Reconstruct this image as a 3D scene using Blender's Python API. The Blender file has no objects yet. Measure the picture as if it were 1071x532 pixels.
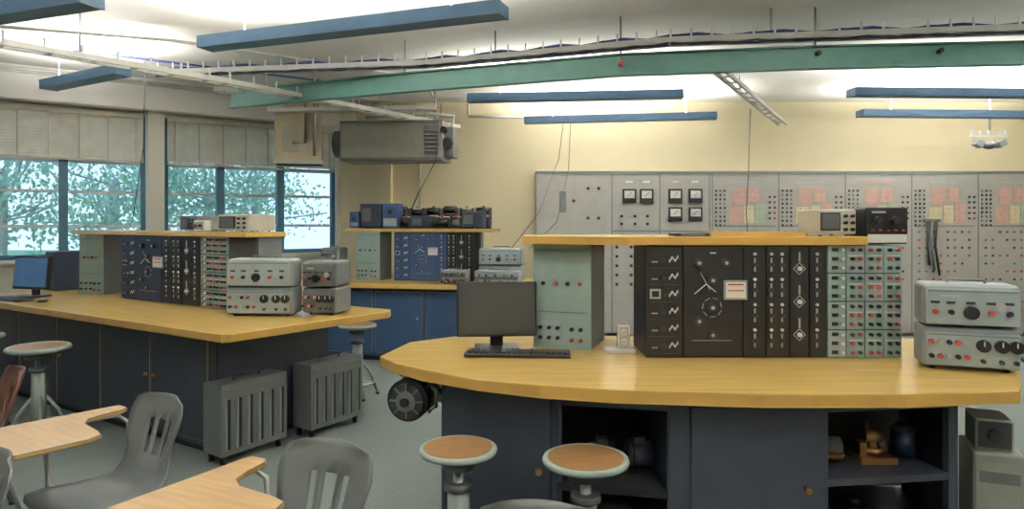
import bpy, bmesh, math, random
from mathutils import Matrix, Vector, Euler
random.seed(4)
scene = bpy.context.scene
try:
    scene.view_settings.view_transform = 'Standard'
except Exception:
    pass
scene.view_settings.exposure = 0.22

# ------------------------------------------------------------ materials
MATS = {}
def mat(name, col, rough=0.5, metal=0.0, var=0.08, scale=8.0, emit=None, estr=0.0, bump=0.0, stretch=None, spec=None):
    if name in MATS: return MATS[name]
    m = bpy.data.materials.new(name); m.use_nodes = True
    nt = m.node_tree; bs = nt.nodes['Principled BSDF']
    bs.inputs['Roughness'].default_value = rough
    bs.inputs['Metallic'].default_value = metal
    if spec is not None: bs.inputs['Specular IOR Level'].default_value = spec
    tc = nt.nodes.new('ShaderNodeTexCoord'); mp = nt.nodes.new('ShaderNodeMapping')
    nz = nt.nodes.new('ShaderNodeTexNoise'); cr = nt.nodes.new('ShaderNodeValToRGB')
    nz.inputs['Scale'].default_value = scale; nz.inputs['Detail'].default_value = 4
    if stretch: mp.inputs['Scale'].default_value = stretch
    nt.links.new(tc.outputs['Object'], mp.inputs['Vector'])
    nt.links.new(mp.outputs['Vector'], nz.inputs['Vector'])
    nt.links.new(nz.outputs['Fac'], cr.inputs['Fac'])
    cr.color_ramp.elements[0].position = 0.3; cr.color_ramp.elements[1].position = 0.7
    cr.color_ramp.elements[0].color = tuple(min(1, c*(1-var)) for c in col)+(1,)
    cr.color_ramp.elements[1].color = tuple(min(1, c*(1+var)) for c in col)+(1,)
    nt.links.new(cr.outputs['Color'], bs.inputs['Base Color'])
    if emit:
        bs.inputs['Emission Color'].default_value = tuple(emit)+(1,)
        bs.inputs['Emission Strength'].default_value = estr
    if bump:
        bp = nt.nodes.new('ShaderNodeBump'); bp.inputs['Strength'].default_value = bump
        bp.inputs['Distance'].default_value = 0.01
        nt.links.new(nz.outputs['Fac'], bp.inputs['Height']); nt.links.new(bp.outputs['Normal'], bs.inputs['Normal'])
    MATS[name] = m
    return m
WOOD = mat('maple_benchtop', (0.60,0.40,0.12), 0.25, var=0.10, scale=3, stretch=(1,9,1))
WOODEDGE = mat('maple_edge', (0.48,0.29,0.07), 0.4, var=0.1, scale=6)
TABLET = mat('tablet_wood', (0.48,0.31,0.15), 0.35, var=0.13, scale=4, stretch=(1,10,1))
STOOLW = mat('stool_wood', (0.21,0.11,0.04), 0.4, var=0.2, scale=10, stretch=(1,6,1))
SLATE = mat('slate_blue_paint', (0.032,0.039,0.057), 0.5, var=0.1)
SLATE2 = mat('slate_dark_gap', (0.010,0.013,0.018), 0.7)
BLUECAB = mat('blue_cabinet_paint', (0.024,0.060,0.130), 0.5)
BLACK = mat('black_bakelite', (0.005,0.005,0.007), 0.4)
DGREY = mat('dark_grey_plastic', (0.023,0.025,0.029), 0.45)
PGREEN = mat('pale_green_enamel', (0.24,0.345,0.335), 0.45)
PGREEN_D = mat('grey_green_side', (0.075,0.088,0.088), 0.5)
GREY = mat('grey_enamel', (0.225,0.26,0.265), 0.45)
GREY_D = mat('grey_enamel_dark', (0.11,0.123,0.123), 0.5)  # darker grey enamel for trims, casings and small parts
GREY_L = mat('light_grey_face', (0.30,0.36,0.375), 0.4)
WHITE = mat('white_marking', (0.75,0.75,0.73), 0.5, var=0.03)
LGT = mat('soft_grey_marking', (0.38,0.39,0.39), 0.5)
RED = mat('red_plastic', (0.38,0.04,0.03), 0.4)
YEL = mat('yellow_block', (0.55,0.50,0.33), 0.5)
PINK = mat('salmon_block', (0.52,0.33,0.28), 0.5)
GRN = mat('green_block', (0.34,0.43,0.33), 0.5)
BLUE = mat('blue_panel_paint', (0.026,0.060,0.15), 0.45)
NAVY = mat('navy_panel_paint', (0.012,0.025,0.058), 0.45)
PANEL = mat('switchboard_grey', (0.35,0.345,0.325), 0.5, var=0.05)
PANEL_D = mat('switchboard_seam', (0.15,0.15,0.145), 0.6)
LOADG = mat('load_box_grey', (0.115,0.128,0.117), 0.5)
CABG = mat('floor_cabinet_grey', (0.24,0.25,0.225), 0.5)
STEEL = mat('brushed_steel', (0.5,0.5,0.5), 0.3, metal=0.9)
STRUT = mat('galvanised_strut', (0.60,0.60,0.57), 0.5, metal=0.1)
TEAL = mat('teal_beam_paint', (0.10,0.255,0.225), 0.45)
FIX = mat('blue_fixture_paint', (0.065,0.13,0.22), 0.5)
TUBE = mat('fluorescent_tube', (0.9,0.9,0.85), 0.5, emit=(1,0.96,0.88), estr=6)
WALL = mat('cream_wall_paint', (0.80,0.71,0.49), 0.75, var=0.02, scale=2)
WALLW = mat('window_wall_paint', (0.66,0.64,0.57), 0.75, var=0.02, scale=2)
CEIL = mat('ceiling_paint', (0.83,0.83,0.81), 0.85, var=0.02, scale=2)
FLOOR = mat('green_grey_carpet', (0.12,0.145,0.138), 0.9, var=0.18, scale=60, bump=0.2)
FRAME = mat('window_frame_teal', (0.03,0.11,0.16), 0.5)
FRAMEL = mat('sash_white', (0.65,0.72,0.75), 0.5)
BLIND = mat('blind_slat', (0.66,0.64,0.56), 0.6, var=0.08)
CHAIRG = mat('chair_grey_plastic', (0.125,0.137,0.138), 0.42, var=0.05)
CHAIRB = mat('chair_brown_plastic', (0.12,0.055,0.04), 0.42)
SCREEN = mat('dark_screen', (0.04,0.045,0.045), 0.18, var=0.05)
SCREENB = mat('blue_screen', (0.05,0.12,0.25), 0.2, emit=(0.10,0.25,0.50), estr=0.15)
BRASS = mat('aged_brass', (0.36,0.20,0.08), 0.35, metal=0.8)
BEIGE = mat('beige_plastic', (0.48,0.46,0.39), 0.5)
DUCT = mat('duct_beige_paint', (0.62,0.56,0.42), 0.6)
CABLE = mat('cable_black', (0.02,0.02,0.025), 0.6)
CABLEB = mat('cable_blue', (0.03,0.05,0.2), 0.6)
HEAT = mat('heater_tan', (0.27,0.265,0.235), 0.5)
BARK = mat('bark', (0.40,0.42,0.38), 0.9)
LEAF = mat('leaf_pale', (0.33,0.52,0.36), 0.8, var=0.25)
GRASS = mat('grass', (0.25,0.38,0.2), 0.95, var=0.3)
RUBBER = mat('stool_rim', (0.26,0.315,0.28), 0.4)

def glassmat():
    m = bpy.data.materials.new('window_glass'); m.use_nodes = True
    nt = m.node_tree; nt.nodes.clear()
    o = nt.nodes.new('ShaderNodeOutputMaterial'); mx = nt.nodes.new('ShaderNodeMixShader')
    t = nt.nodes.new('ShaderNodeBsdfTransparent'); g = nt.nodes.new('ShaderNodeBsdfGlossy')
    g.inputs['Roughness'].default_value = 0.05; t.inputs['Color'].default_value = (0.9,0.96,1,1)
    mx.inputs[0].default_value = 0.05
    nt.links.new(t.outputs[0], mx.inputs[1]); nt.links.new(g.outputs[0], mx.inputs[2]); nt.links.new(mx.outputs[0], o.inputs[0])
    return m
GLASS = glassmat()

# ------------------------------------------------------------ mesh builder
class B:
    def __init__(s, name, loc=(0,0,0), yaw=0.0):
        s.name=name; s.loc=loc; s.yaw=yaw; s.bm=bmesh.new(); s.mats=[]
    def mi(s, m):
        if m not in s.mats: s.mats.append(m)
        return s.mats.index(m)
    def _fin(s, verts, m, smooth=False):
        i=s.mi(m); fs=set(f for v in verts for f in v.link_faces)
        for f in fs:
            f.material_index=i
            if smooth and len(f.verts)==4: f.smooth=True
        return fs
    def box(s, c, sz, m, rot=(0,0,0), bev=0.0, seg=2):
        M=Matrix.Translation(c)@Euler(rot).to_matrix().to_4x4()@Matrix.Diagonal((sz[0],sz[1],sz[2],1))
        r=bmesh.ops.create_cube(s.bm,size=1,matrix=M); fs=s._fin(r['verts'],m)
        if bev>0:
            es=list(set(e for f in fs for e in f.edges))
            bmesh.ops.bevel(s.bm,geom=es,offset=bev,segments=seg,affect='EDGES',profile=0.5)
        return s
    def b2(s, x0,x1,y0,y1,z0,z1,m,bev=0.0):
        return s.box(((x0+x1)/2,(y0+y1)/2,(z0+z1)/2),(abs(x1-x0),abs(y1-y0),abs(z1-z0)),m,bev=bev)
    def cyl(s, c, r, h, m, axis='Z', seg=20, r2=None, rot=None):
        R={'Z':Euler((0,0,0)),'Y':Euler((math.pi/2,0,0)),'X':Euler((0,math.pi/2,0))}[axis]
        if rot: R=Euler(rot)
        M=Matrix.Translation(c)@R.to_matrix().to_4x4()
        q=bmesh.ops.create_cone(s.bm,cap_ends=True,segments=seg,radius1=r,radius2=r if r2 is None else r2,depth=h,matrix=M)
        s._fin(q['verts'],m,True); return s
    def sph(s, c, r, m, sc=(1,1,1)):
        M=Matrix.Translation(c)@Matrix.Diagonal((sc[0],sc[1],sc[2],1))
        q=bmesh.ops.create_uvsphere(s.bm,u_segments=16,v_segments=10,radius=r,matrix=M)
        for f in s._fin(q['verts'],m): f.smooth=True
        return s
    def prism(s, pts, z0, z1, m, bev=0.0, medge=None):
        vb=[s.bm.verts.new((p[0],p[1],z0)) for p in pts]; vt=[s.bm.verts.new((p[0],p[1],z1)) for p in pts]
        n=len(pts); fs=[s.bm.faces.new(vt), s.bm.faces.new(list(reversed(vb)))]
        sd=[s.bm.faces.new((vb[i],vb[(i+1)%n],vt[(i+1)%n],vt[i])) for i in range(n)]
        for f in fs: f.material_index=s.mi(m)
        for f in sd: f.material_index=s.mi(medge or m)
        if bev:
            es=list(set(e for f in fs for e in f.edges))
            bmesh.ops.bevel(s.bm,geom=es,offset=bev,segments=2,affect='EDGES',profile=0.5)
        return s
    def tube(s, pts, r, m, seg=8, closed=False):
        P=[Vector(p) for p in pts]; n=len(P); rings=[]
        for i in range(n):
            if closed: t=(P[(i+1)%n]-P[i-1])
            else: t=(P[min(i+1,n-1)]-P[max(i-1,0)])
            t.normalize()
            up=Vector((0,0,1)) if abs(t.z)<0.9 else Vector((1,0,0))
            a=t.cross(up).normalized(); b=t.cross(a)
            rings.append([s.bm.verts.new(P[i]+a*r*math.cos(2*math.pi*k/seg)+b*r*math.sin(2*math.pi*k/seg)) for k in range(seg)])
        mi=s.mi(m)
        for i in range(n if closed else n-1):
            A=rings[i]; C=rings[(i+1)%n]
            for k in range(seg):
                f=s.bm.faces.new((A[k],A[(k+1)%seg],C[(k+1)%seg],C[k])); f.material_index=mi; f.smooth=True
        if not closed:
            for q in (rings[0],list(reversed(rings[-1]))):
                f=s.bm.faces.new(q); f.material_index=mi
        return s
    # details on the front face (plane y = y0, facing -y)
    def knob(s,x,z,r,m,y0=0.0,d=0.02): return s.cyl((x,y0-d/2,z),r,d,m,'Y',14)
    def plate(s,x0,x1,z0,z1,m,y0=0.0,t=0.006): return s.b2(x0,x1,y0-t,y0,z0,z1,m)
    def line(s,x0,z0,x1,z1,w,m,y0=0.0,t=0.004):
        L=math.hypot(x1-x0,z1-z0); a=math.atan2(z1-z0,x1-x0)
        return s.box(((x0+x1)/2,y0-t/2,(z0+z1)/2),(L,t,w),m,rot=(0,-a,0))
    def done(s, parent=None, mods=None):
        bmesh.ops.recalc_face_normals(s.bm, faces=s.bm.faces)
        me=bpy.data.meshes.new(s.name); s.bm.to_mesh(me); s.bm.free()
        for m in s.mats: me.materials.append(m)
        o=bpy.data.objects.new(s.name,me); scene.collection.objects.link(o)
        o.location=s.loc; o.rotation_euler=(0,0,s.yaw)
        if parent: o.parent=parent
        return o
def rad(d): return math.radians(d)

# ------------------------------------------------------------ room shell
CEILZ=3.3
C=Vector((-2.42,9.5)); w=Vector((0.821,0.571)).normalized(); wout=Vector((-w.y,w.x))
WYAW=math.atan2(w.y,w.x)
END_S=8.0
LC=C-w*END_S  # far left corner
room=[(C.x,C.y),(8.5,9.5),(8.5,-4),(LC.x,-4),(LC.x,LC.y)]
b=B('floor'); b.prism(list(reversed(room)),-0.1,0,FLOOR); b.done()
b=B('ceiling'); b.prism(list(reversed(room)),CEILZ,CEILZ+0.12,CEIL); b.done()
b=B('wall_back'); b.b2(C.x-0.05,8.6,9.5,9.65,0,CEILZ,WALL); b.done()
b=B('wall_right'); b.b2(8.5,8.65,-4,9.5,0,CEILZ,WALL); b.done()
b=B('wall_front'); b.b2(LC.x,8.5,-4.15,-4,0,CEILZ,WALL); b.done()
b=B('wall_side'); b.b2(LC.x-0.15,LC.x,-4.15,LC.y,0,CEILZ,WALL); b.done()
# window wall: local frame origin at corner C, local -x runs away from the corner, +y outwards
wl=(C.x,C.y,0)
SILL,HEAD=1.18,2.88
wins=[(0.08,2.25,[0.84,1.60]),(2.45,4.10,[3.28]),(4.30,6.0,[5.1]),(6.2,7.8,[7.0])]
b=B('wall_left',wl,WYAW)
b.b2(-END_S,0,0,0.18,0,SILL,WALLW); b.b2(-END_S,0,0,0.18,HEAD,CEILZ,WALLW)
prev=0
for (a,c,_) in wins:
    b.b2(-a,-prev,0,0.18,SILL,HEAD,WALLW); prev=c
b.b2(-END_S,-prev,0,0.18,SILL,HEAD,WALLW); b.done()
for i,(a,c,mu) in enumerate(wins):
    b=B('window_%d'%(i+1),wl,WYAW)
    y0,y1=0.05,0.12
    b.b2(-c,-a,y0,y1,SILL,SILL+0.05,FRAME); b.b2(-c,-a,y0,y1,HEAD-0.05,HEAD,FRAME)
    b.b2(-c,-c+0.05,y0,y1,SILL+0.05,HEAD-0.05,FRAME); b.b2(-a-0.05,-a,y0,y1,SILL+0.05,HEAD-0.05,FRAME)
    for m_ in mu: b.b2(-m_-0.045,-m_+0.045,y0-0.03,y1,SILL+0.05,HEAD-0.05,FRAME)
    xs=[-c+0.05]+[x for m_ in sorted(mu,reverse=True) for x in (-m_-0.05,-m_+0.05)]+[-a-0.05]
    for k in range(0,len(xs),2):
        for zz in (1.55,1.95,2.3): b.b2(xs[k],xs[k+1],y0+0.02,y1-0.02,zz-0.018,zz+0.018,FRAMEL)
        b.b2(xs[k],xs[k+1],y0+0.035,y0+0.04,SILL+0.05,HEAD-0.05,GLASS)
    b.done()
    b=B('window_blind' ,wl,WYAW)
    bot=2.33-0.02*(i%2)
    seglist=[(xs[0]-0.02,xs[-1]+0.02)]
    for j,(xa,xb) in enumerate(seglist):
        bt=bot+0.03*((j*7+i)%3)
        b.b2(xa,xb,-0.035,0.012,HEAD-0.04,HEAD+0.02,BEIGE)
        z=HEAD-0.05
        while z>bt:
            b.box(((xa+xb)/2,-0.012,z),(xb-xa,0.042,0.004),BLIND,rot=(rad(57),0,0)); z-=0.034
        b.b2(xa,xb,-0.03,0.005,bt-0.03,bt-0.005,BEIGE)
        nn=int((xb-xa)/0.35)+1
        for q in range(nn+1):
            xq=xa+0.08+(xb-xa-0.16)*q/nn; b.b2(xq-0.008,xq+0.008,-0.036,-0.032,bt-0.02,HEAD-0.03,BEIGE)
        b.tube([(xa+0.1,-0.04,HEAD-0.05),(xa+0.1,-0.045,bt-0.25)],0.003,WHITE,6)
    b.done()
b=B('window_sill',wl,WYAW); b.b2(-7.9,-0.05,-0.12,0.05,SILL-0.04,SILL,WALLW); b.done()
b=B('trim_1',wl,WYAW); b.b2(-7.9,-0.32,-0.22,0,2.93,CEILZ,CEIL,bev=0.01); b.done()
b=B('trim_2',wl,WYAW)
for s_ in (2.35,4.2,6.1): b.b2(-s_-0.09,-s_+0.09,-0.10,0,0.1,2.93,WALLW)
b.done()
b=B('baseboard_left',wl,WYAW); b.b2(-7.9,-0.05,-0.02,0,0,0.1,SLATE); b.done()
b=B('baseboard_back'); b.b2(C.x+0.05,0.3,9.48,9.5,0,0.1,SLATE); b.done()
b=B('trim_3'); b.b2(-1.88,-1.70,9.38,9.5,0.1,CEILZ,WALL); b.done()

# ------------------------------------------------------------ outdoors
b=B('lawn'); b.b2(-40,5,9.9,50,-0.6,-0.5,GRASS); b.done()
def tree(x,y,h,seed):
    rnd=random.Random(seed); b=B('tree',(x,y,-0.498)); 
    b.tube([(0,0,0),(0.05,0.02,h*0.35),(0.0,0.1,h*0.6)],0.10,BARK)
    tips=[]
    for k in range(18):
        a=rnd.uniform(0,6.28); r=rnd.uniform(0.8,2.2); z0=rnd.uniform(0.25,0.6)*h; z1=z0+rnd.uniform(0.0,1.2)
        p1=(math.cos(a)*r*0.5,math.sin(a)*r*0.5,z0+0.3*(z1-z0)); p2=(math.cos(a)*r,math.sin(a)*r,z1)
        b.tube([(0,0.03,z0),p1,p2],0.02,BARK,6); tips+= [p1,p2,((p1[0]+p2[0])/2,(p1[1]+p2[1])/2,(p1[2]+p2[2])/2)]
    i=b.mi(LEAF)
    for t in tips:
        for k in range(30):
            c=Vector(t)+Vector((rnd.gauss(0,.3),rnd.gauss(0,.3),rnd.gauss(0,.28)))
            M=Euler((rnd.uniform(0,6),rnd.uniform(0,6),rnd.uniform(0,6))).to_matrix()
            vs=[b.bm.verts.new(c+M@Vector(q)) for q in ((-.06,0,0),(0,-.035,0),(.06,0,0),(0,.035,0))]
            f=b.bm.faces.new(vs); f.material_index=i
    b.done()
for k,(s_,o_) in enumerate([(0.5,7),(2.4,6.2),(4.2,7.0),(-1.0,9),(6,8),(1.5,10)]):
    p=C-w*s_+wout*o_; tree(p.x,p.y,4.6+0.3*k,k)

# ------------------------------------------------------------ light fixtures
def fixture(p0,p1,z=2.95,watt=80):
    p0=Vector(p0);p1=Vector(p1); d=p1-p0; L=d.length; yaw=math.atan2(d.y,d.x); mid=(p0+p1)/2
    b=B('pendant_light_fixture',(mid.x,mid.y,z),yaw)
    W=0.15
    b.b2(-L/2,L/2,-W/2,W/2,-0.035,-0.025,FIX)
    b.box((0,-W/2-0.004,0.005),(L,0.012,0.085),FIX,rot=(rad(10),0,0)); b.box((0,W/2+0.004,0.005),(L,0.012,0.085),FIX,rot=(rad(-10),0,0))
    b.b2(-L/2-0.01,-L/2,-W/2-0.01,W/2+0.01,-0.04,0.045,FIX); b.b2(L/2,L/2+0.01,-W/2-0.01,W/2+0.01,-0.04,0.045,FIX)
    b.cyl((0,-0.035,0.0),0.014,L-0.04,TUBE,'X',10); b.cyl((0,0.035,0.0),0.014,L-0.04,TUBE,'X',10)
    for x in (-L*0.35,L*0.35): b.tube([(x,0,-0.03),(x,0,CEILZ-z)],0.006,STEEL,6)
    o=b.done()
    ld=bpy.data.lights.new('fluorescent_lamp','AREA'); ld.shape='RECTANGLE'; ld.size=L*0.97; ld.size_y=0.10; ld.energy=watt*L/2
    ld.color=(1,0.95,0.86)
    lo=bpy.data.objects.new('fluorescent_lamp',ld); scene.collection.objects.link(lo)
    lo.rotation_euler=(math.pi,0,0); lo.location=(0,0,0.03); lo.parent=o
FX=[((-2.33,5.1),(-0.06,4.28)),((-3.6,4.45),(-2.56,4.07)),((-4.6,6.65),(-3.5,6.0)),
    ((-0.47,7.35),(1.8,7.1)),((0.18,8.95),(2.6,8.55)),((3.55,7.0),(6.2,7.1)),((4.35,8.36),(7.0,8.5)),
    ((1.0,3.2),(3.4,3.0)),((-3,1.8),(-0.6,1.4)),((0.6,0.4),(3,0.4)),((-3.0,-1.2),(-0.6,-1.2)),((1.2,-1.8),(3.6,-1.8)),((4.5,1.6),(6.9,1.6)),((4.6,4.4),(7,4.4))]  # this row: unseen extra fixtures outside the view, added for fill light
for a_,c_ in FX: fixture(a_,c_)

# ------------------------------------------------------------ overhead steel
def seg_box(b,p,q,wid,hgt,z,m):
    p=Vector(p);q=Vector(q); d=q-p; b.box(((p.x+q.x)/2,(p.y+q.y)/2,z),(d.length+wid*0.5,wid,hgt),m,rot=(0,0,math.atan2(d.y,d.x)))
b=B('overhead_crane_beam')
gp=[(-2.98,7.1),(-1.0,6.25),(0.9,5.55),(2.4,5.3),(4.1,5.15),(6.5,5.1)]
for p,q in zip(gp[:-1],gp[1:]):
    seg_box(b,p,q,0.012,0.17,2.9,TEAL); seg_box(b,p,q,0.08,0.012,2.985,TEAL); seg_box(b,p,q,0.08,0.012,2.815,TEAL)
for p in gp[:-1]:
    b.tube([(p[0],p[1],2.98),(p[0],p[1],CEILZ)],0.009,STEEL,6)
b.cyl((0.9,5.5,2.9),0.022,0.05,RED,'Y')
b.cyl((2.4,5.24,2.92),0.018,0.05,BLACK,'Y'); b.cyl((3.3,5.16,2.92),0.018,0.05,BLACK,'Y')
b.done()
def tray(name,pts,z,wid,mtl,ticks=0,cable=None,rung=0.3):
    b=B(name)
    for p,q in zip(pts[:-1],pts[1:]):
        P=Vector(p);Q=Vector(q); d=(Q-P); L=d.length; d.normalize(); n=Vector((-d.y,d.x))
        for sgn in (-1,1):
            o=n*sgn*wid/2; seg_box(b,P+o,Q+o,0.02,0.045,z,mtl)
        k=0
        while k<L:
            c=P+d*k; b.box((c.x,c.y,z-0.015),(0.03,wid,0.012),mtl,rot=(0,0,math.atan2(d.y,d.x))); k+=rung
        if ticks:
            k=0
            while k<L:
                c=P+d*k - n*wid/2; b.box((c.x,c.y,z+0.05),(0.014,0.012,0.07),WHITE,rot=(0,0,0)); k+=ticks
        c=P+d*L*0.3
        b.tube([(c.x,c.y,z-0.02),(c.x,c.y,CEILZ)],0.008,STEEL,6)
        if cable:
            for j,cm in enumerate(cable):
                o=n*(-wid/2+0.03+0.03*j)
                pp=[]
                for i in range(13):
                    t=i/12; c=P+d*L*t+o; pp.append((c.x,c.y,z+0.035+0.015*math.sin(i*2.1+j)))
                b.tube(pp,0.012,cm,6)
                o=n*(-wid/2-0.02-0.015*j); pp=[]
                for i in range(17):
                    t=i/16; c=P+d*L*t+o; pp.append((c.x,c.y,z-0.03-0.02*abs(math.sin(i*1.3+j))))
                b.tube(pp,0.008,cm,6)
    b.done()
tray('cable_tray',[(-3.44,6.59),(-0.76,6.19),(1.28,5.43),(3.88,5.08),(6.5,5.0)],3.06,0.14,STRUT,0.16,[CABLEB,CABLE])
tray('cable_tray',[(-5.2,3.95),(-3.64,4.76),(-2.6,6.08),(-0.75,8.95)],2.87,0.12,STRUT,0.25)
tray('cable_tray',[(-3.1,7.0),(-1.5,7.45)],2.98,0.10,STRUT,0.0,None)
tray('strut_channel',[(1.68,5.7),(3.76,9.3)],2.96,0.10,STRUT)
tray('strut_channel',[(-2.9,8.0),(-0.9,7.8)],2.93,0.10,STRUT)
# conduits
b=B('electrical_conduit')
for o_,z_ in ((0.26,3.22),(0.31,3.24)):
    a_=C-w*7.5-wout*o_; c_=C-w*0.6-wout*o_; b.tube([(a_.x,a_.y,z_),(c_.x,c_.y,z_)],0.016,STRUT)
b.tube([(-5.0,5.2,3.2),(-3.0,5.9,3.2),(-1.0,7.4,3.2),(-1.0,9.0,3.2)],0.015,STRUT)
b.tube([(-1.3,9.46,1.2),(-1.3,9.46,3.2)],0.015,STRUT); b.tube([(-4.2,6.4,3.24),(-2.2,7.8,3.24),(-2.1,9.2,3.24)],0.012,CABLEB,6)
b.done()
# hanging cords
def cord(pts,r=0.006,m=CABLE,name='hanging_power_cord'):
    b=B(name); b.tube(pts,r,m,6); b.done()
cord([(-3.45,6.3,CEILZ),(-3.47,6.3,2.3),(-3.6,6.35,1.62),(-3.65,6.4,1.56)],0.004,DGREY)
cord([(-0.80,7.6,2.95),(-0.88,7.7,2.3),(-1.1,7.9,1.95),(-1.2,8.0,1.75)],0.006,DGREY)
cord([(0.66,7.45,2.93),(0.63,7.45,2.2),(0.5,7.45,1.6),(0.2,7.6,1.3)],0.004,GREY_D)
cord([(0.6,7.45,2.93),(0.52,7.45,2.3),(0.3,7.45,1.7),(0.0,7.6,1.31)],0.004,GREY_D)
cord([(2.85,8.0,2.95),(2.83,8.0,2.3),(2.8,8.0,1.7),(2.85,8.0,0.9),(2.9,8.1,0.01)],0.005,DGREY)

# unit heater + duct
b=B('unit_heater',(-1.46,8.45,2.34),rad(-6))
b.box((0,0,0.26),(1.30,0.5,0.50),HEAT,bev=0.02)
b.b2(-0.64,0.64,-0.265,-0.25,0.47,0.50,GREY_D); b.b2(-0.64,0.64,-0.265,-0.25,0.02,0.05,GREY_D)
b.b2(0.42,0.60,-0.262,-0.25,0.08,0.44,GREY_D)
for k in range(6): b.box((0.51,-0.268,0.12+0.05*k),(0.16,0.02,0.012),PANEL_D,rot=(rad(35),0,0))
b.b2(0.64,0.76,-0.18,0.15,0.06,0.42,GREY_D); b.cyl((0.70,-0.21,0.22),0.07,0.06,DGREY,'Y'); b.cyl((0.66,-0.24,0.38),0.04,0.08,BLACK,'Y')
b.cyl((-0.71,0,0.25),0.17,0.14,GREY_D,'X')
b.tube([(0.70,0,0.4),(0.74,0,0.58),(0.4,0,0.62),(-0.4,0,0.60)],0.025,STRUT)
for x in (-0.5,0.5):
    b.tube([(x,0,0.5),(x,0,CEILZ-2.34)],0.012,STEEL,6)
b.done()
b=B('air_duct',(-2.62,8.35,2.26),rad(14))
b.box((-0.03,0,0.38),(0.56,0.34,0.66),DUCT,bev=0.015); b.b2(-0.32,0.26,-0.19,0.19,0.05,0.10,STRUT)
b.b2(-0.2,0.2,-0.15,0.15,0.71,CEILZ-2.26,DUCT); b.tube([(0.16,-0.20,0.15),(0.16,-0.20,1.0)],0.02,STEEL); b.tube([(-0.1,-0.19,0.3),(0.05,-0.19,0.3),(0.05,-0.19,1.0)],0.015,STEEL)
b.b2(-0.22,-0.02,-0.185,-0.17,0.2,0.5,BEIGE)
b.done()
b=B('ceiling_pipe'); 
b.tube([(-0.6,9.2,3.05),(0.2,9.3,3.05),(0.2,9.49,3.05)],0.018,STRUT); b.tube([(-0.6,9.2,3.05),(-0.6,9.2,CEILZ)],0.018,STRUT); b.done()
b=B('ceiling_speaker_bracket',(6.35,8.9,2.62))
b.box((0,0,0.12),(0.5,0.05,0.03),WHITE); b.cyl((0,0,0.4),0.015,0.56,STEEL); b.sph((0,0,0.0),0.09,GREY_D,(1,1,0.6)); b.box((-0.15,0,0.02),(0.1,0.1,0.08),GREY_L,rot=(0,0.5,0)); b.box((0.15,0,0.02),(0.1,0.1,0.08),GREY_L,rot=(0,-0.5,0))
for k in range(5): b.b2(-0.24+k*0.11,-0.22+k*0.11,-0.02,0.02,0.13,0.2,WHITE)
b.done()

# ------------------------------------------------------------ switchboard on back wall
b=B('switchboard_panel',(0.33,9.36,0))
b.b2(0,8.0,0,0.13,0.05,2.3,PANEL)
b.b2(0,8.0,-0.01,0,2.27,2.31,GREY_D); b.b2(0,0.012,-0.01,0,0.05,2.3,GREY_D)
def seam(x): b.b2(x-0.007,x+0.007,-0.004,0,0.06,2.27,PANEL_D)
def X(px): return (px-535.5)/700*9.36-0.33
def Zp(py): return 1.6-(py-232)/700*9.36
for px in (640,690,742): seam(X(px))
for (px,py) in [(615,197),(626,197),(615,228),(626,228),(600,210)]:
    b.knob(X(px),Zp(py),0.022,BLACK); 
b.plate(X(585),X(592),Zp(222),Zp(200),GREY_D)
for (px,py) in [(658,205),(676,205),(706,205),(727,205),(706,224),(727,224)]:
    b.plate(X(px)-0.095,X(px)+0.095,Zp(py)-0.10,Zp(py)+0.10,BLACK,t=0.03)
    b.plate(X(px)-0.07,X(px)+0.07,Zp(py)-0.03,Zp(py)+0.075,WHITE,y0=-0.03,t=0.004)
    b.line(X(px)-0.03,Zp(py)-0.005,X(px)+0.03,Zp(py)+0.05,0.006,BLACK,y0=-0.034)
for (px,py) in [(658,190),(676,190),(706,190),(727,190)]: b.plate(X(px)-0.05,X(px)+0.05,Zp(py)-0.012,Zp(py)+0.012,WHITE)
for px in (650,664,677):
    for py in (226,234): b.knob(X(px),Zp(py),0.02,BLACK)
rnd=random.Random(9)
wseg=0.93
x0=X(745)
k=0
while x0+wseg<8.0:
    seam(x0-0.0)
    b.plate(x0+0.25,x0+0.62,2.14,2.17,PINK if k==2 else LGT)
    for cx in (0.05,0.11,0.17):
        for r_ in range(9):
            b.plate(x0+cx-0.012,x0+cx+0.012,2.02-0.06*r_,2.05-0.06*r_,BLACK if rnd.random()<0.6 else PANEL_D,t=0.012)
    for cx in (0.80,0.87):
        for r_ in range(5): b.knob(x0+cx,1.95-0.075*r_,0.016,DGREY if rnd.random()<0.8 else RED,d=0.014)
    # coloured block matrix
    b.plate(x0+0.28,x0+0.46,1.84,2.07,PINK); b.plate(x0+0.50,x0+0.66,1.88,2.07,PINK)
    b.plate(x0+0.24,x0+0.42,1.58,1.81,YEL if k%2 else PINK); b.plate(x0+0.44,x0+0.58,1.58,1.83,YEL); b.plate(x0+0.60,x0+0.74,1.58,1.85,GRN if k%2==0 else PINK)
    for ix in range(6):
        for iz in range(6):
            b.plate(x0+0.295+ix*0.072,x0+0.305+ix*0.072,1.62+iz*0.078,1.635+iz*0.078,[PANEL_D,PINK,LGT][rnd.randrange(3)],y0=-0.006,t=0.004)
    # lower meters / sockets
    for ix in range(8):
        for iz in range(7):
            if rnd.random()<0.75:
                b.knob(x0+0.1+ix*0.1,1.46-iz*0.11,0.016,RED if rnd.random()<0.12 else PANEL_D if rnd.random()<0.6 else DGREY,d=0.012)
    b.plate(x0+0.05,x0+0.88,1.535,1.55,PANEL_D)
    for iz in range(3): b.plate(x0+0.15,x0+0.8,0.62-iz*0.14,0.63-iz*0.14,PANEL_D)
    x0+=wseg; k+=1
b.plate(X(640),X(740),Zp(242),Zp(241),PANEL_D)
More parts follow.
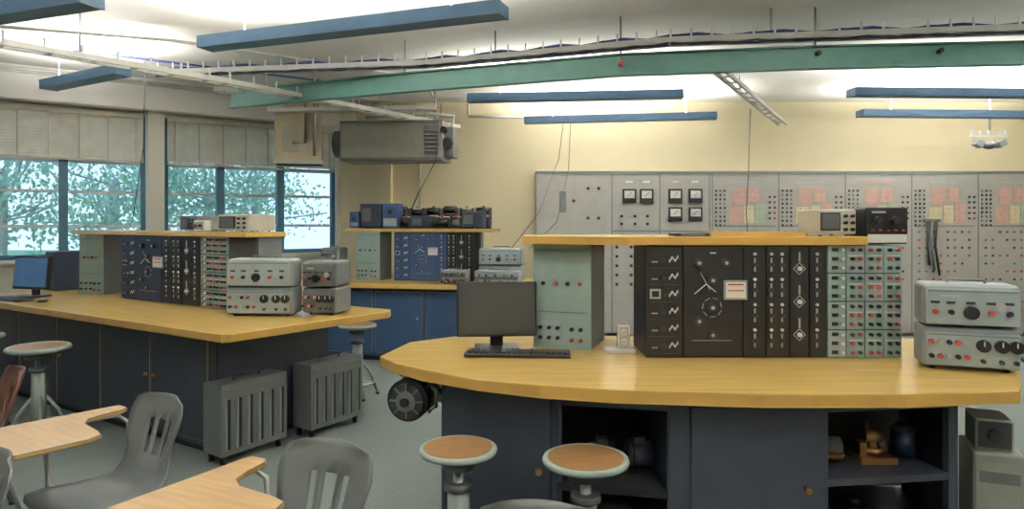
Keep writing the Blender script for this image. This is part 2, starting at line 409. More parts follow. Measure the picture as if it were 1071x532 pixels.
for ix in range(6):
    for iz in range(6): b.knob(X(645)+ix*0.2,1.38-iz*0.13,0.022,DGREY)
b.done()
b=B('test_lead_bundle',(5.85,9.36,1.62))
b.box((0,-0.04,0.0),(0.22,0.06,0.04),GREY_D)
for i in range(3): b.tube([(-0.07+0.06*i,-0.06,0.0),(-0.09+0.055*i,-0.08,-0.35),(-0.06+0.07*i,-0.08,-0.62-0.07*(i%3))],0.016,[CABLE,GREY_D][i%2],6)
b.done()

# ------------------------------------------------------------ equipment makers (origin = front-left-bottom, facing -y)
def green_cabinet(loc,yaw,W=0.33,D=0.35,H=0.58,side=PGREEN_D,face=PGREEN):
    b=B('transformer_cabinet',loc,yaw)
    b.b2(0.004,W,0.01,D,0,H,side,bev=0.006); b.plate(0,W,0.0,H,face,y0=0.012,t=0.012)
    b.plate(0.02,W-0.02,0.20,0.203,GREY_D); b.plate(0.02,W-0.02,H-0.04,H-0.037,GREY_D)
    for i in range(4):
        x=0.06+i*(W-0.12)/3; b.knob(x,H*0.62,0.011,RED if i%2 else BLACK,d=0.018); b.plate(x-0.012,x+0.012,H*0.62+0.03,H*0.62+0.038,LGT)
    b.plate(0.05,W*0.5,0.03,0.15,GREY_L)
    for i in range(3):
        for j in range(2): b.knob(W*0.14+i*0.05,0.06+j*0.055,0.010,BLACK,y0=-0.006)
    for i in range(2):
        for j in range(2): b.knob(W*0.68+i*0.05,0.05+j*0.06,0.011,BLACK if j else RED)
    b.done()
def black_rack(loc,yaw,W=0.93,D=0.35,H=0.58,blue=0.0,name='motor_control_rack',bm_=None):
    b=B(name,loc,yaw); bm_=bm_ or BLUE
    b.b2(0,W,0.01,D,0,H,BLACK,bev=0.005)
    s=W/0.93
    cols=[0,0.19,0.50,0.62,0.74,0.84,0.93]
    for i in range(6):
        a_,c_=cols[i]*s+0.004,cols[i+1]*s-0.004
        b.plate(a_,c_,0.008,H-0.008,bm_ if cols[i]<blue else BLACK,y0=0.01,t=0.012)
    y=-0.002
    for j in range(6):
        z=0.05+j*(H-0.05)/6
        b.plate(0.02*s,0.165*s,z-0.028,z-0.026,DGREY,y0=y)
        b.line(0.12*s,z,0.135*s,z+0.03,0.005,WHITE,y); b.line(0.135*s,z+0.03,0.15*s,z+0.005,0.005,WHITE,y); b.line(0.15*s,z+0.005,0.165*s,z+0.035,0.005,WHITE,y)
        b.line(0.115*s,z+0.012,0.17*s,z+0.022,0.003,LGT,y)
        b.knob(0.09*s,z+0.01,0.012,DGREY,y0=y); 
        if j==3:
            b.plate(0.02*s,0.075*s,z-0.01,z+0.04,LGT,y0=y); b.plate(0.03*s,0.065*s,z,z+0.03,BLACK,y0=y-0.006)
        else: b.plate(0.03*s,0.06*s,z,z+0.006,LGT,y0=y)
    for (cx,cz) in [(0.34,0.12),(0.34,0.26),(0.34,0.40),(0.27,0.49),(0.41,0.49),(0.27,0.19)]:
        b.knob(cx*s,cz,0.022,DGREY,y0=y); b.knob(cx*s,cz,0.009,LGT,y0=y-0.02,d=0.004)
    for k in range(7):
        a0=k/7*6.283; b.line(0.34*s+0.05*math.cos(a0),0.26+0.05*math.sin(a0),0.34*s+0.05*math.cos(a0+.6),0.26+0.05*math.sin(a0+.6),0.003,LGT,y)
    b.line(0.25*s,0.33,0.31*s,0.38,0.004,WHITE,y); b.line(0.31*s,0.38,0.36*s,0.34,0.004,WHITE,y); b.line(0.24*s,0.09,0.44*s,0.09,0.003,LGT,y)
    b.line(0.28*s,0.44,0.33*s,0.35,0.004,LGT,y); b.line(0.33*s,0.54,0.36*s,0.54,0.006,WHITE,y)
    b.plate(0.40*s,0.52*s,0.30,0.40,GREY_L,y0=y); b.plate(0.41*s,0.51*s,0.31,0.39,WHITE,y0=y-0.006,t=0.003); b.plate(0.42*s,0.50*s,0.375,0.382,RED,y0=y-0.009,t=0.002); b.plate(0.42*s,0.50*s,0.345,0.35,RED,y0=y-0.009,t=0.002)
    for cx in (0.56,0.645,0.70,0.88):
        for j in range(4):
            z=0.09+j*0.13
            b.plate(cx*s-0.004,cx*s+0.004,z-0.035,z+0.035,LGT,y0=y); b.knob(cx*s,z+0.055,0.008,WHITE,y0=y,d=0.01); b.knob(cx*s,z,0.011,DGREY,y0=y,d=0.03)
    for j in range(3):
        cx=0.79*s; z=0.12+j*0.17; r=0.03
        for (ax,az,bx,bz) in [(0,r,r,0),(r,0,0,-r),(0,-r,-r,0),(-r,0,0,r)]: b.line(cx+ax,z+az,cx+bx,z+bz,0.004,LGT,y)
        b.plate(cx-0.004,cx+0.004,z+0.035,z+0.085,LGT,y0=y); b.knob(cx,z,0.012,WHITE,y0=y,d=0.012)
    b.done()
def module_columns(loc,yaw,W=0.38,D=0.33,H=0.58,n=4):
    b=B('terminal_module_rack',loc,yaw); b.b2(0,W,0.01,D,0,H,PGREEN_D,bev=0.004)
    rnd=random.Random(3); cw=W/n; rows=4
    for i in range(n):
        for j in range(rows):
            z0=j*H/rows+0.004; z1=(j+1)*H/rows-0.004; x0=i*cw+0.003; x1=(i+1)*cw-0.003
            b.plate(x0,x1,z0,z1,PGREEN if (i+j)%4 else GREY_L,y0=0.01,t=0.012)
            for r_ in range(3):
                z=z0+0.025+r_*(z1-z0-0.045)/2
                if i==0:
                    b.plate(x0+0.02,x1-0.04,z-0.008,z+0.01,BLACK,y0=-0.002); b.knob(x1-0.02,z,0.007,WHITE,y0=-0.002)
                else:
                    for c_ in (0.28,0.72): b.knob(x0+(x1-x0)*c_,z,0.009,RED if rnd.random()<0.4 else BLACK,y0=-0.002,d=0.02)
                    if r_%2: b.plate(x0+0.01,x1-0.01,z+0.014,z+0.018,WHITE,y0=-0.002,t=0.003)
    b.done()
def power_supply(loc,yaw,W=0.49,D=0.24,H=0.41,face=GREY_L,body=GREY,name='bench_power_supply'):
    b=B(name,loc,yaw); h=H/2
    for j in range(2):
        z=j*h+0.012*(1-j); hh=h-0.012*(1-j)-0.004
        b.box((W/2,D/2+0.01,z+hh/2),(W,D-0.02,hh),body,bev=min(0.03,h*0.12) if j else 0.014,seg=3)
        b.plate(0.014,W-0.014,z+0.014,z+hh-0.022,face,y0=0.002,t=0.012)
        y=-0.010
        b.plate(0.02,W-0.02,z+hh-0.034,z+hh-0.030,GREY_D,y0=y,t=0.002)
        kr=min(0.030,hh*0.15)
        if j==0:
            for x in (0.60,0.78,0.92): b.knob(W*x,z+hh*0.60,kr,BLACK,y0=y,d=0.025); b.line(W*x,z+hh*.60,W*x,z+hh*.60+kr*0.8,0.005,WHITE,y0=y-0.025); b.knob(W*x,z+hh*0.22,0.010,DGREY,y0=y)
            for i in range(5):
                for r_ in range(2): b.knob(W*(0.08+0.09*i),z+hh*(0.3+0.35*r_),0.011,(BLACK,RED,LGT)[(i+r_)%3],y0=y)
        else:
            for i,x in enumerate((0.12,0.28,0.48,0.68,0.86)):
                b.knob(W*x,z+hh*0.36,0.012,(RED,BLACK,BLACK,RED,BLACK)[i],y0=y); b.plate(W*x-0.018,W*x+0.018,z+hh*0.55,z+hh*0.61,DGREY,y0=y,t=0.004)
            b.knob(W*0.48,z+hh*0.36,kr,BLACK,y0=y,d=0.03); b.knob(W*0.78,z+hh*0.5,kr*0.7,LGT,y0=y,d=0.008)
            b.plate(W*0.18,W*0.38,z+hh*0.70,z+hh*0.75,LGT,y0=y)
    for x in (0.05,W-0.05):
        for yy in (0.05,D-0.05): b.cyl((x,yy,0.007),0.014,0.014,BLACK)
    b.tube([(W*0.3,D/2,H-0.006),(W*0.32,D/2,H+0.012),(W*0.68,D/2,H+0.012),(W*0.7,D/2,H-0.006)],0.006,GREY_D)
    b.done()
def scope(loc,yaw,W=0.2,D=0.25,H=0.14,body=BEIGE):
    b=B('oscilloscope',loc,yaw); b.box((W/2,D/2,H/2+0.005),(W,D,H-0.01),body,bev=0.008)
    b.plate(W*0.06,W*0.58,H*0.2,H*0.88,DGREY); b.plate(W*0.1,W*0.54,H*0.28,H*0.82,PGREEN_D,y0=-0.006)
    for i in range(2):
        for j in range(3): b.knob(W*(0.7+0.18*i),H*(0.25+0.25*j),0.009,BLACK)
    for x in (0.03,W-0.03):
        for yy in (0.04,D-0.04): b.cyl((x,yy,0.003),0.01,0.006,BLACK)
    b.done()
def computer_monitor(loc,yaw,W=0.46,H=0.30,scr=SCREEN):
    b=B('computer_monitor',loc,yaw)
    b.box((0,0,0.008),(0.24,0.19,0.016),BLACK,bev=0.006); b.box((0,0.03,0.07),(0.07,0.03,0.12),BLACK)
    b.box((0,0,0.07+H/2),(W,0.045,H),BLACK,rot=(rad(-6),0,0),bev=0.008)
    b.box((0,-0.023,0.075+H/2),(W-0.035,0.006,H-0.04),scr,rot=(rad(-6),0,0))
    b.box((0,0.035,0.07+H/2),(W*0.6,0.04,H*0.6),BLACK,rot=(rad(-6),0,0),bev=0.01)
    b.done()
def keyboard(loc,yaw,W=0.5,D=0.16):
    b=B('keyboard',loc,yaw); b.box((0,0,0.012),(W,D,0.02),BLACK,bev=0.005)
    for r_ in range(5):
        for i in range(18):
            b.box((-W/2+0.03+i*(W-0.06)/17,-D/2+0.028+r_*(D-0.056)/4,0.025),(0.02,0.017,0.008),DGREY)
    b.done()

# ------------------------------------------------------------ right bench
top=[(-0.69,3.50),(-0.58,3.33),(-0.43,3.18),(-0.15,2.98),(0.12,2.87),(0.42,2.79),(1.02,2.72),(1.6,2.72),(2.11,2.78),(2.16,2.84),(2.74,3.62),(2.74,4.0),(1.2,4.12),(-0.36,4.10),(-0.6,3.9)]
b=B('lab_workbench')
b.prism(top,0.845,0.9,WOOD,bev=0.006,medge=WOODEDGE)
Z1=0.845
fr=[(-0.34,3.30),(0.20,3.00),(0.68,2.90),(1.34,2.88),(1.93,2.96),(1.98,2.97)]
back=[(2.25,3.75),(1.2,3.95),(-0.25,3.9)]
b.prism(fr+back,0.05,0.11,SLATE)
b.prism([(p[0],p[1]+0.03) for p in fr]+[(2.2,3.7),(1.2,3.9),(-0.2,3.85)],0.80,0.845,SLATE)
def vpanel(p,q,z0,z1,t,m,inset=0.0):
    P=Vector(p);Q=Vector(q); d=Q-P; L=d.length; d.normalize(); n=Vector((-d.y,d.x)); c=(P+Q)/2+n*(t/2+inset)
    b.box((c.x,c.y,(z0+z1)/2),(L-0.002,t,z1-z0),m,rot=(0,0,math.atan2(d.y,d.x)))
vpanel(fr[0],fr[1],0.11,Z1,0.03,SLATE)
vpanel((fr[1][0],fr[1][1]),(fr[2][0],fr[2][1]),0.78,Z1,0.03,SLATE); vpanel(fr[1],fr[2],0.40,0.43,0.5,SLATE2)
vpanel(fr[2],fr[3],0.11,Z1,0.03,SLATE)
vpanel(fr[3],fr[4],0.78,Z1,0.03,SLATE); vpanel(fr[3],fr[4],0.46,0.49,0.5,SLATE)
vpanel(fr[4],fr[5],0.11,Z1,0.03,SLATE)
def leaf(p,q,z0,z1):
    vpanel(p,q,z0,z1,0.016,SLATE,inset=-0.018)
P0,P1_=Vector(fr[0]),Vector(fr[1]); leaf(P0+(P1_-P0)*0.06,P0+(P1_-P0)*0.96,0.14,0.80)
P0,P1_=Vector(fr[2]),Vector(fr[3]); leaf(P0+(P1_-P0)*0.14,P0+(P1_-P0)*0.985,0.14,0.80)
b.cyl((1.26,2.845,0.46),0.014,0.03,BRASS,'Y'); b.cyl((0.12,3.005,0.48),0.014,0.03,BRASS,'Y')
for p in (fr[1],fr[2],fr[3]): b.box((p[0]+0.01,p[1]+0.40,0.45),(0.03,0.78,0.74),SLATE)
b.box((2.08,3.36,0.45),(0.03,0.82,0.74),SLATE,rot=(0,0,rad(-17)))
b.box((-0.285,3.59,0.45),(0.03,0.6,0.74),SLATE,rot=(0,0,rad(-9)))
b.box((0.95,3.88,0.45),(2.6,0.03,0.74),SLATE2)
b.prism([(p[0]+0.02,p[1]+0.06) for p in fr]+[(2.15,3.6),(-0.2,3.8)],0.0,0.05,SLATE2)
b.done()
BT=0.9
green_cabinet((0.12,3.76,BT),rad(-20))
black_rack((0.69,3.45,BT),0)
module_columns((1.625,3.45,BT),0,0.385)
power_supply((1.965,3.20,BT),rad(-20),0.40,0.21)
b=B('equipment_shelf'); b.prism([(0.06,3.64),(0.6,3.43),(1.82,3.42),(1.82,3.8),(1.2,3.98),(0.1,4.1)],1.481,1.525,WOOD,bev=0.004,medge=WOODEDGE); b.done()
scope((1.60,3.5,1.526),0,0.2,0.25,0.14)
b=B('signal_generator',(1.835,3.47,1.481))
b.box((0.11,0.11,0.10),(0.22,0.22,0.19),BLACK,bev=0.008); b.plate(0.01,0.21,0.012,0.055,WHITE); b.knob(0.06,0.13,0.018,DGREY); b.knob(0.15,0.13,0.018,DGREY)
for i in range(5): b.knob(0.03+0.04*i,0.075,0.005,RED)
b.plate(0.03,0.1,0.165,0.175,LGT); b.done()
b=B('wooden_tray',(1.06,3.55,1.525)); b.b2(0,0.50,0,0.22,0,0.010,WOODEDGE); b.b2(0,0.50,0,0.01,0.010,0.022,WOODEDGE); b.b2(0,0.50,0.21,0.22,0.010,0.022,WOODEDGE); b.b2(0,0.01,0.01,0.21,0.010,0.022,WOODEDGE); b.b2(0.49,0.50,0.01,0.21,0.010,0.022,WOODEDGE); b.done()
b=B('meter_case',(0.85,3.46,1.525)); b.box((0.09,0.1,0.009),(0.18,0.16,0.018),DGREY,bev=0.004); b.plate(0.03,0.15,0.004,0.014,GREY_D,y0=0.02); b.done()
b=B('outlet_box',(0.50,3.58,BT)); b.box((0.08,0.03,0.010),(0.16,0.10,0.02),WHITE,bev=0.004); b.box((0.10,0.03,0.080),(0.065,0.05,0.13),BEIGE,bev=0.008)
for z in (0.06,0.11): b.knob(0.10,z,0.016,WHITE,y0=0.006,d=0.006); b.plate(0.093,0.096,z-0.006,z+0.006,BLACK,y0=0.0); b.plate(0.104,0.107,z-0.006,z+0.006,BLACK,y0=0.0)
b.done()
computer_monitor((-0.085,3.70,BT),rad(4),0.44,0.30)
keyboard((0.03,3.50,BT),rad(-4),0.55,0.13)
# motor at left end of bench, on bracket
b=B('hand_cranked_motor',(-0.50,3.38,0.72),rad(-12))
b.cyl((0,0,0),0.105,0.16,BLACK,'Y',28); b.cyl((0,-0.085,0),0.085,0.02,DGREY,'Y',28); b.cyl((0,-0.10,0),0.05,0.02,GREY_D,'Y',24); b.cyl((0,-0.115,0),0.022,0.03,BLACK,'Y')
for k in range(8):
    a0=k*math.pi/4; b.box((0.068*math.cos(a0),-0.098,0.068*math.sin(a0)),(0.035,0.006,0.008),GREY_D,rot=(0,-a0,0))
b.tube([(0.10,-0.05,-0.06),(0.14,-0.05,-0.03),(0.14,-0.05,0.05),(0.10,-0.05,0.08)],0.01,GREY_D)
b.box((0.0,0.03,0.11),(0.12,0.12,0.012),GREY_D); b.box((0.10,0.05,0.0),(0.12,0.05,0.06),GREY_D); b.tube([(0.08,-0.04,0.05),(0.13,-0.06,0.09),(0.16,0.0,0.02),(0.15,0.05,-0.06)],0.012,DGREY)
b.done()
# contents
b=B('brass_balance',(1.68,3.12,0.49)); b.box((0,0,0.015),(0.17,0.13,0.03),BRASS,bev=0.004); b.cyl((0,0,0.08),0.018,0.12,BRASS); b.cyl((0.0,0,0.05),0.045,0.03,BRASS); b.cyl((0,0,0.115),0.028,0.08,BRASS,'X'); b.cyl((-0.03,0,0.155),0.008,0.05,BRASS); b.cyl((0.05,0,0.075),0.022,0.06,DGREY); b.box((-0.055,0,0.06),(0.03,0.05,0.06),BRASS); b.done()
b=B('dark_flask',(1.87,3.2,0.49)); b.cyl((0,0,0.06),0.055,0.12,NAVY); b.cyl((0,0,0.14),0.055,0.04,NAVY,r2=0.02); b.cyl((0,0,0.18),0.02,0.05,NAVY); b.done()
b=B('rheostat',(1.50,3.15,0.49)); b.cyl((0,0,0.06),0.04,0.08,GREY_D,'X'); b.b2(-0.05,0.05,-0.04,0.04,0,0.02,BLACK); b.cyl((0,0,0.02),0.06,0.03,BRASS); b.done()
for x,y,m_ in ((0.42,3.14,DGREY),(0.60,3.17,SLATE)):
    b=B('small_motor',(x,y,0.43)); b.cyl((0,0,0.075),0.06,0.12,m_,'X'); b.box((0,0,0.01),(0.12,0.11,0.02),BLACK); b.cyl((0.07,0,0.075),0.01,0.03,STEEL,'X'); b.cyl((-0.04,0,0.075),0.064,0.02,DGREY,'X'); b.box((0,0,0.145),(0.05,0.05,0.03),DGREY); b.done()
b=B('small_motor',(0.45,3.12,0.11)); b.cyl((0,0,0.1),0.085,0.2,DGREY,'X'); b.box((0,0,0.01),(0.18,0.15,0.02),BLACK); b.cyl((0.12,0,0.1),0.012,0.08,STEEL,'X'); b.done()
b=B('variac',(1.6,3.15,0.11)); b.cyl((0,0,0.08),0.1,0.16,DGREY); b.cyl((0,0,0.18),0.035,0.04,BLACK); b.done()
# cabinet right of bench
b=B('load_bank',(2.08,3.02,0),rad(-22)); b.box((0.105,0.16,0.29),(0.20,0.28,0.54),CABG,bev=0.012); b.plate(0.015,0.195,0.06,0.52,CABG,y0=0.02)
b.plate(0.03,0.18,0.43,0.48,GREY_D,y0=0.014); b.plate(0.02,0.19,0.30,0.304,GREY_D,y0=0.014)
for k in range(5): b.b2(0.03+0.032*k,0.042+0.032*k,0.004,0.014,0.10,0.27,GREY_D)
for x in (0.03,0.18):
    for yy in (0.05,0.27): b.cyl((x,yy,0.012),0.015,0.024,BLACK)
b.box((0.10,0.17,0.63),(0.15,0.20,0.14),DGREY,bev=0.01); b.knob(0.10,0.63,0.03,BLACK,y0=0.07)
b.done()
b=B('power_cord'); b.tube([(2.42,3.24,0.99),(2.5,3.26,0.915),(2.56,3.22,0.88),(2.60,3.18,0.75),(2.5,3.12,0.6),(2.34,3.05,0.45)],0.006,CABLE,6); b.done()

# ------------------------------------------------------------ left bench
LY=math.atan2(-0.531,0.848); LP=Vector((-1.78,4.15))
def L(u,n): return (LP.x-0.848*u+0.531*n, LP.y+0.531*u+0.848*n)
b=B('lab_workbench',(LP.x,LP.y,0),LY)
LL=4.05
b.prism([(-LL,0),(-0.04,0),(0,0.04),(0.10,1.38),(0.04,1.46),(-LL,1.46)],0.845,0.9,WOOD,bev=0.006,medge=WOODEDGE)
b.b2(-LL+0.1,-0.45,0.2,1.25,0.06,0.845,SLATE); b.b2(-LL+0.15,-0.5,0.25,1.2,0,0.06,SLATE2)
dw=(LL-0.55)/5
for k in range(5):
    x1=-0.45-k*dw; x0_=x1-dw
    b.b2(x0_+0.012,x1-0.012,0.185,0.2,0.10,0.80,SLATE,bev=0.003)
    b.cyl(((x0_+0.05) if k%2==0 else (x1-0.05),0.175,0.48),0.012,0.025,BRASS,'Y')
b.b2(-0.45,-0.44,0.25,1.2,0.1,0.8,SLATE)
b.done()
def load_box(u,n,wd,h1=0.53):
    p=L(u,n); b=B('resistor_load_box',(p[0],p[1],0),LY+math.pi/2)
    h0=0.06; d=0.2
    b.b2(0,wd,0.012,d,h0,h1,GREY_D,bev=0.008); b.plate(0,wd,h0,h1,LOADG,y0=0.012,t=0.012)
    b.plate(0.02,wd-0.02,h1-0.07,h1-0.03,GREY_D)
    nn=6
    for k in range(nn):
        x=0.05+k*(wd-0.09)/(nn-1); b.b2(x-0.014,x+0.014,-0.006,0,h0+0.04,h1-0.10,BLACK); b.b2(x-0.026,x-0.018,-0.018,0,h0+0.04,h1-0.10,GREY)
    for x in (0.04,wd-0.04):
        for yy in (0.04,d-0.03): b.cyl((x,yy,0.03),0.02,0.06,BLACK)
    b.tube([(wd*0.3,0.1,h1-0.004),(wd*0.3,0.1,h1+0.03),(wd*0.7,0.1,h1+0.03),(wd*0.7,0.1,h1-0.004)],0.007,DGREY)
    b.done()
load_box(0.21,0.12,0.52); load_box(0.16,0.82,0.52,0.54)
def LE(u,n,z=BT): p=L(u,n); return (p[0],p[1],z)
green_cabinet((-4.17,6.45,BT),rad(-8),0.25,0.30)
black_rack(LE(2.60,0.74),LY,1.2,0.3,blue=0.3,bm_=NAVY)
module_columns(LE(1.39,0.74),LY,0.36,0.3)
power_supply((-2.13,4.98,BT),rad(-3),0.50,0.22,0.43)
power_supply((-1.59,5.06,BT),rad(-12),0.27,0.28,0.41,face=GREY_D,body=GREY_D)
b=B('equipment_shelf',(LP.x,LP.y,0),LY); b.b2(-3.45,-0.75,0.70,1.08,1.481,1.52,WOOD,bev=0.004); b.b2(-0.80,-0.77,0.83,1.05,0.9,1.481,GREY_D); b.done()
scope(LE(1.75,0.78,1.521),LY,0.24,0.25,0.13,GREY_D); scope(LE(1.22,0.78,1.521),LY,0.40,0.25,0.14,BEIGE)
b=B('signal_generator',LE(1.46,0.72,1.52),LY); b.box((0.08,0.03,0.05),(0.15,0.06,0.09),WHITE,bev=0.006); b.plate(0.02,0.14,0.02,0.08,GREY_L,y0=0.0); b.knob(0.05,0.05,0.012,RED); b.knob(0.11,0.05,0.012,BLACK); b.done()
computer_monitor(LE(3.42,0.36),LY+rad(16),0.42,0.31,SCREENB)
b=B('computer_tower',LE(3.98,0.70),LY); b.box((0.1,0.2,0.2),(0.2,0.4,0.4),NAVY,bev=0.01); b.plate(0.02,0.18,0.25,0.36,BLACK); b.knob(0.1,0.12,0.015,LGT); b.plate(0.03,0.17,0.04,0.08,DGREY); b.done()
keyboard(LE(3.25,0.14),LY,0.42,0.14)
b=B('computer_mouse',LE(2.85,0.2),LY); b.sph((0,0,0.012),0.03,BLACK,(1,1.5,0.45)); b.box((0,-0.02,0.018),(0.004,0.02,0.01),DGREY); b.done()

# ------------------------------------------------------------ far bench
FY=rad(-9.3); FP=(-2.3,7.72,0)
b=B('lab_workbench',FP,FY)
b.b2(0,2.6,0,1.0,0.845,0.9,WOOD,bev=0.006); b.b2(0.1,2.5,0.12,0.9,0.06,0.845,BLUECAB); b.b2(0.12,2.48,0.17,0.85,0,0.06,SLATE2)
for k in range(4):
    b.b2(0.12+k*0.6,0.68+k*0.6,0.105,0.12,0.1,0.8,BLUECAB,bev=0.003); b.cyl((0.62+k*0.6,0.095,0.5),0.012,0.02,STEEL,'Y')
b.done()
def FE(x,y,z=BT):
    c,s=math.cos(FY),math.sin(FY); return (FP[0]+c*x-s*y, FP[1]+s*x+c*y, z)
green_cabinet(FE(0.34,0.46),FY-rad(9),0.32,0.3)
black_rack(FE(0.82,0.45),FY,0.98,0.3,blue=0.55,bm_=BLUE)
power_supply(FE(1.88,0.34),FY,0.5,0.28,0.40)
power_supply(FE(-0.0,0.2),FY,0.22,0.3,0.40,face=GREY_D,body=GREY_D)
power_supply(FE(1.9,0.02),FY,0.5,0.22,0.16)
power_supply(FE(1.50,0.05),FY,0.30,0.22,0.16,face=GREY_D)
b=B('equipment_shelf',FP,FY); b.b2(0.2,2.05,0.42,0.85,1.481,1.52,WOOD,bev=0.004); b.b2(1.81,1.84,0.66,0.82,0.9,1.481,GREY_D); b.done()
xx=0.25
for i in range(9):
    W_=0.12+0.07*((i*5)%3); H_=0.15+0.05*((i*7)%4)
    if xx+W_>2.05: break
    if i in (0,2): 
        b=B('signal_generator',FE(xx,0.46,1.52),FY); b.box((W_/2,0.12,H_/2+0.03),(W_,0.22,H_+0.05),BLUE,bev=0.006); b.plate(0.015,W_-0.015,0.03,H_*0.5,GREY_L,y0=0.01); b.knob(W_/2,H_*0.8,0.02,BLACK,y0=0.01); b.done()
    elif i%3==1: scope(FE(xx,0.46,1.521),FY,W_,0.22,H_,[GREY_D,NAVY,DGREY][i%3])
    else:
        b=B('rheostat',FE(xx,0.5,1.521),FY); b.b2(0,W_,0,0.12,0,0.02,BLACK); b.cyl((W_/2,0.06,0.07),0.045,W_*0.85,BLACK if i%2 else GREY_D,'X'); b.b2(W_*0.02,W_*0.08,0,0.12,0.02,0.13,DGREY); b.b2(W_*0.92,W_*0.98,0,0.12,0.02,0.13,DGREY); b.tube([(W_*0.05,0.06,0.14),(W_*0.95,0.06,0.14)],0.006,STEEL); b.box((W_*0.5,0.06,0.15),(0.03,0.04,0.03),RED); b.done()
    xx+=W_+0.02
xx=0.3
for i in range(8):
    b=B('rheostat',FE(xx,0.70,1.521),FY); b.b2(0,0.18,0,0.10,0,0.03,BLACK); b.b2(0.01,0.17,0.01,0.09,0.03,0.10+0.04*(i%3),[BLUE,DGREY,BLACK][i%3]); b.cyl((0.09,0.05,0.19+0.02*(i%3)),0.045,0.15,BLACK,'X'); b.b2(0.0,0.02,0,0.1,0.03,0.25,DGREY); b.b2(0.16,0.18,0,0.1,0.03,0.25,DGREY); b.box((0.09,0.05,0.26),(0.03,0.03,0.03),RED if i%3==1 else LGT); b.done(); xx+=0.21

# ------------------------------------------------------------ stools
def stool(x,y,h,r=0.165,yaw=0,cast=False):
    b=B('lab_stool',(x,y,0),yaw)
    b.cyl((0,0,h-0.006),r*0.88,0.014,STOOLW,'Z',36)
    ring=[(r*0.94*math.cos(a*math.pi/18),r*0.94*math.sin(a*math.pi/18),h-0.012) for a in range(36)]
    b.tube(ring,r*0.085,RUBBER,8,closed=True)
    b.cyl((0,0,h-0.03),r*0.6,0.03,RUBBER,'Z',28,r2=r*0.9); b.cyl((0,0,h-0.065),r*0.42,0.04,PGREEN_D,'Z',24)
    b.cyl((0,0,h*0.5),0.022,h*0.85,STEEL,'Z',16); b.cyl((0,0,h*0.42),0.052,h*0.66,RUBBER,'Z',20,r2=0.045); b.cyl((0,0,h*0.76),0.06,0.03,PGREEN_D,'Z',20)
    for k in range(4):
        a=k*math.pi/2+0.5; c,s=math.cos(a),math.sin(a)
        b.tube([(0.03*c,0.03*s,h*0.5),(0.12*c,0.12*s,h*0.32),(0.19*c,0.19*s,0.02)],0.013,RUBBER); b.cyl((0.19*c,0.19*s,0.01),0.018,0.02,BLACK)
    ring=[(0.155*math.cos(a*math.pi/14),0.155*math.sin(a*math.pi/14),h*0.2) for a in range(28)]
    b.tube(ring,0.009,STEEL,6,closed=True)
    b.done()
stool(-0.224,2.80,0.66,0.16); stool(0.295,2.68,0.66,0.17,0.4)
stool(-3.43,4.85,0.70,0.2,0.2); stool(-1.42,6.15,0.66,0.17); stool(-4.15,5.2,0.72,0.17)

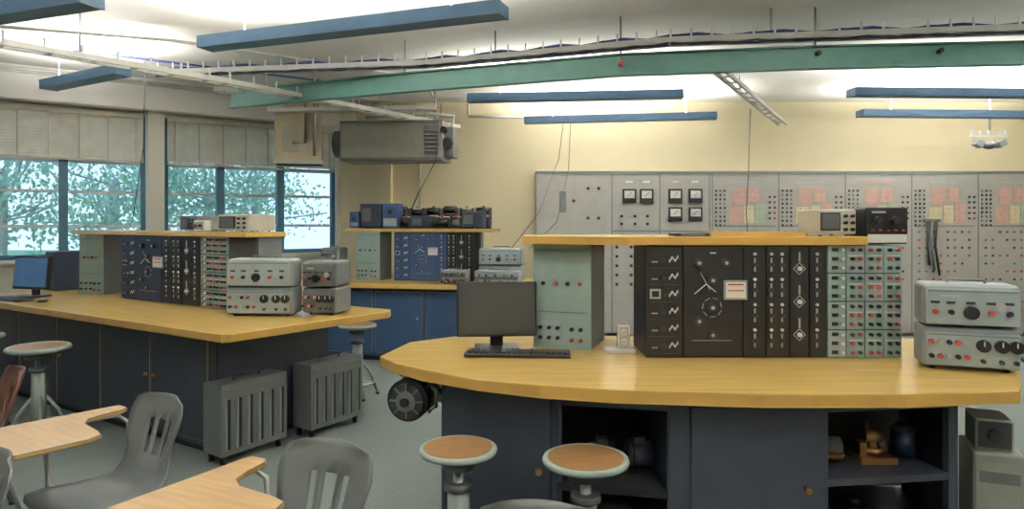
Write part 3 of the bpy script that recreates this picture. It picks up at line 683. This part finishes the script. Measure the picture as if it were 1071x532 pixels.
# ------------------------------------------------------------ tablet-arm chairs
def chair(x,y,yaw,col=CHAIRG,tab=True):
    b=B('tablet_arm_chair' if tab else 'classroom_chair',(x,y,0),yaw)
    prof=[(-0.235,0.425),(-0.22,0.445),(-0.15,0.447),(-0.05,0.435),(0.06,0.43),(0.13,0.445),(0.175,0.49),(0.20,0.55),(0.215,0.60),(0.23,0.65),(0.245,0.70),(0.262,0.75),(0.275,0.79),(0.28,0.81)]
    wd=[0.19,0.215,0.225,0.225,0.215,0.20,0.185,0.18,0.185,0.195,0.205,0.20,0.18,0.13]
    nx=14; n=len(prof); t=0.008
    def pt(i,j,o):
        yy,zz=prof[i]; u=-1+2*j/nx; 
        back=max(0,(i-5)/(n-6)); seatf=1-back
        yy2=yy-0.045*(u*u)*min(1,back*2.5); zz2=zz+0.02*(u*u)*seatf
        a=prof[max(i-1,0)]; c=prof[min(i+1,n-1)]; tx,tz=c[0]-a[0],c[1]-a[1]; l=math.hypot(tx,tz)
        return Vector((u*wd[i], yy2+o*(tz/l), zz2-o*(tx/l)))
    F=[[b.bm.verts.new(pt(i,j,0)) for j in range(nx+1)] for i in range(n)]
    K=[[b.bm.verts.new(pt(i,j,t)) for j in range(nx+1)] for i in range(n)]
    def hole(i,j): return (i in (7,8,9)) and (j in (4,6,7,9)) 
    mi=b.mi(col)
    def q(*v):
        f=b.bm.faces.new(v); f.material_index=mi; f.smooth=True
    for i in range(n-1):
        for j in range(nx):
            if hole(i,j): continue
            q(F[i][j],F[i][j+1],F[i+1][j+1],F[i+1][j]); q(K[i][j],K[i+1][j],K[i+1][j+1],K[i][j+1])
            if j==0 or hole(i,j-1): q(F[i][j],F[i+1][j],K[i+1][j],K[i][j])
            if j==nx-1 or hole(i,j+1): q(F[i][j+1],K[i][j+1],K[i+1][j+1],F[i+1][j+1])
            if i==0 or hole(i-1,j): q(F[i][j],K[i][j],K[i][j+1],F[i][j+1])
            if i==n-2 or hole(i+1,j): q(F[i+1][j],F[i+1][j+1],K[i+1][j+1],K[i+1][j])
    for sx in (-1,1):
        b.tube([(sx*0.24,-0.25,0.012),(sx*0.20,-0.17,0.40),(sx*0.185,-0.13,0.428),(sx*0.17,0.0,0.418),(sx*0.175,0.10,0.42),(sx*0.19,0.14,0.40),(sx*0.23,0.26,0.012)],0.011,STEEL)
        for yy in (-0.25,0.26): b.cyl((sx*(0.24 if yy<0 else 0.23),yy,0.01),0.015,0.02,BLACK)
    b.tube([(-0.18,-0.10,0.415),(0.18,-0.10,0.415)],0.01,STEEL); b.tube([(-0.18,0.10,0.412),(0.18,0.10,0.412)],0.01,STEEL)
    if tab:
        b.tube([(-0.19,0.13,0.41),(-0.26,0.22,0.45),(-0.30,0.24,0.64),(-0.32,0.20,0.680),(-0.33,0.05,0.684)],0.011,STEEL)
        b.tube([(-0.19,-0.10,0.41),(-0.30,-0.10,0.45),(-0.33,-0.10,0.66),(-0.33,-0.14,0.684),(-0.2,-0.22,0.684)],0.011,STEEL)
        tp=[(-0.37,0.20),(-0.36,0.23),(-0.29,0.23),(-0.265,0.20),(-0.26,0.10),(-0.24,0.03),(-0.18,-0.01),(-0.02,-0.02),(0.05,-0.04),(0.07,-0.10),(0.05,-0.34),(0.01,-0.39),(-0.06,-0.41),(-0.35,-0.41),(-0.40,-0.37),(-0.42,-0.30)]
        b.prism(tp,0.695,0.715,TABLET,bev=0.004,medge=WOODEDGE)
    b.done()
chair(-1.73,2.85,rad(-34)); chair(-0.75,2.18,rad(-24)); chair(-2.86,3.45,rad(-45),CHAIRB,False)
chair(-1.92,2.10,rad(-34),CHAIRG,False); chair(0.03,1.63,rad(-14),CHAIRG,False)

# ------------------------------------------------------------ world, camera
wd_=bpy.data.worlds.new('World'); scene.world=wd_; wd_.use_nodes=True
nt=wd_.node_tree; bg=nt.nodes['Background']
tc=nt.nodes.new('ShaderNodeTexCoord'); sx=nt.nodes.new('ShaderNodeSeparateXYZ'); cr=nt.nodes.new('ShaderNodeValToRGB')
nt.links.new(tc.outputs['Generated'],sx.inputs[0]); nt.links.new(sx.outputs['Z'],cr.inputs['Fac']); nt.links.new(cr.outputs['Color'],bg.inputs['Color'])
cr.color_ramp.elements[0].position=0.0; cr.color_ramp.elements[0].color=(0.66,0.84,1,1); cr.color_ramp.elements[1].position=0.6; cr.color_ramp.elements[1].color=(0.5,0.72,1,1)
bg.inputs['Strength'].default_value=1.5
cam=bpy.data.cameras.new('camera'); co=bpy.data.objects.new('camera',cam); scene.collection.objects.link(co)
co.location=(0,0,1.6); co.rotation_euler=(math.pi/2,0,0)
cam.sensor_width=36; cam.lens=700/1071*36; cam.shift_y=-34/1071; cam.clip_start=0.05
scene.camera=co
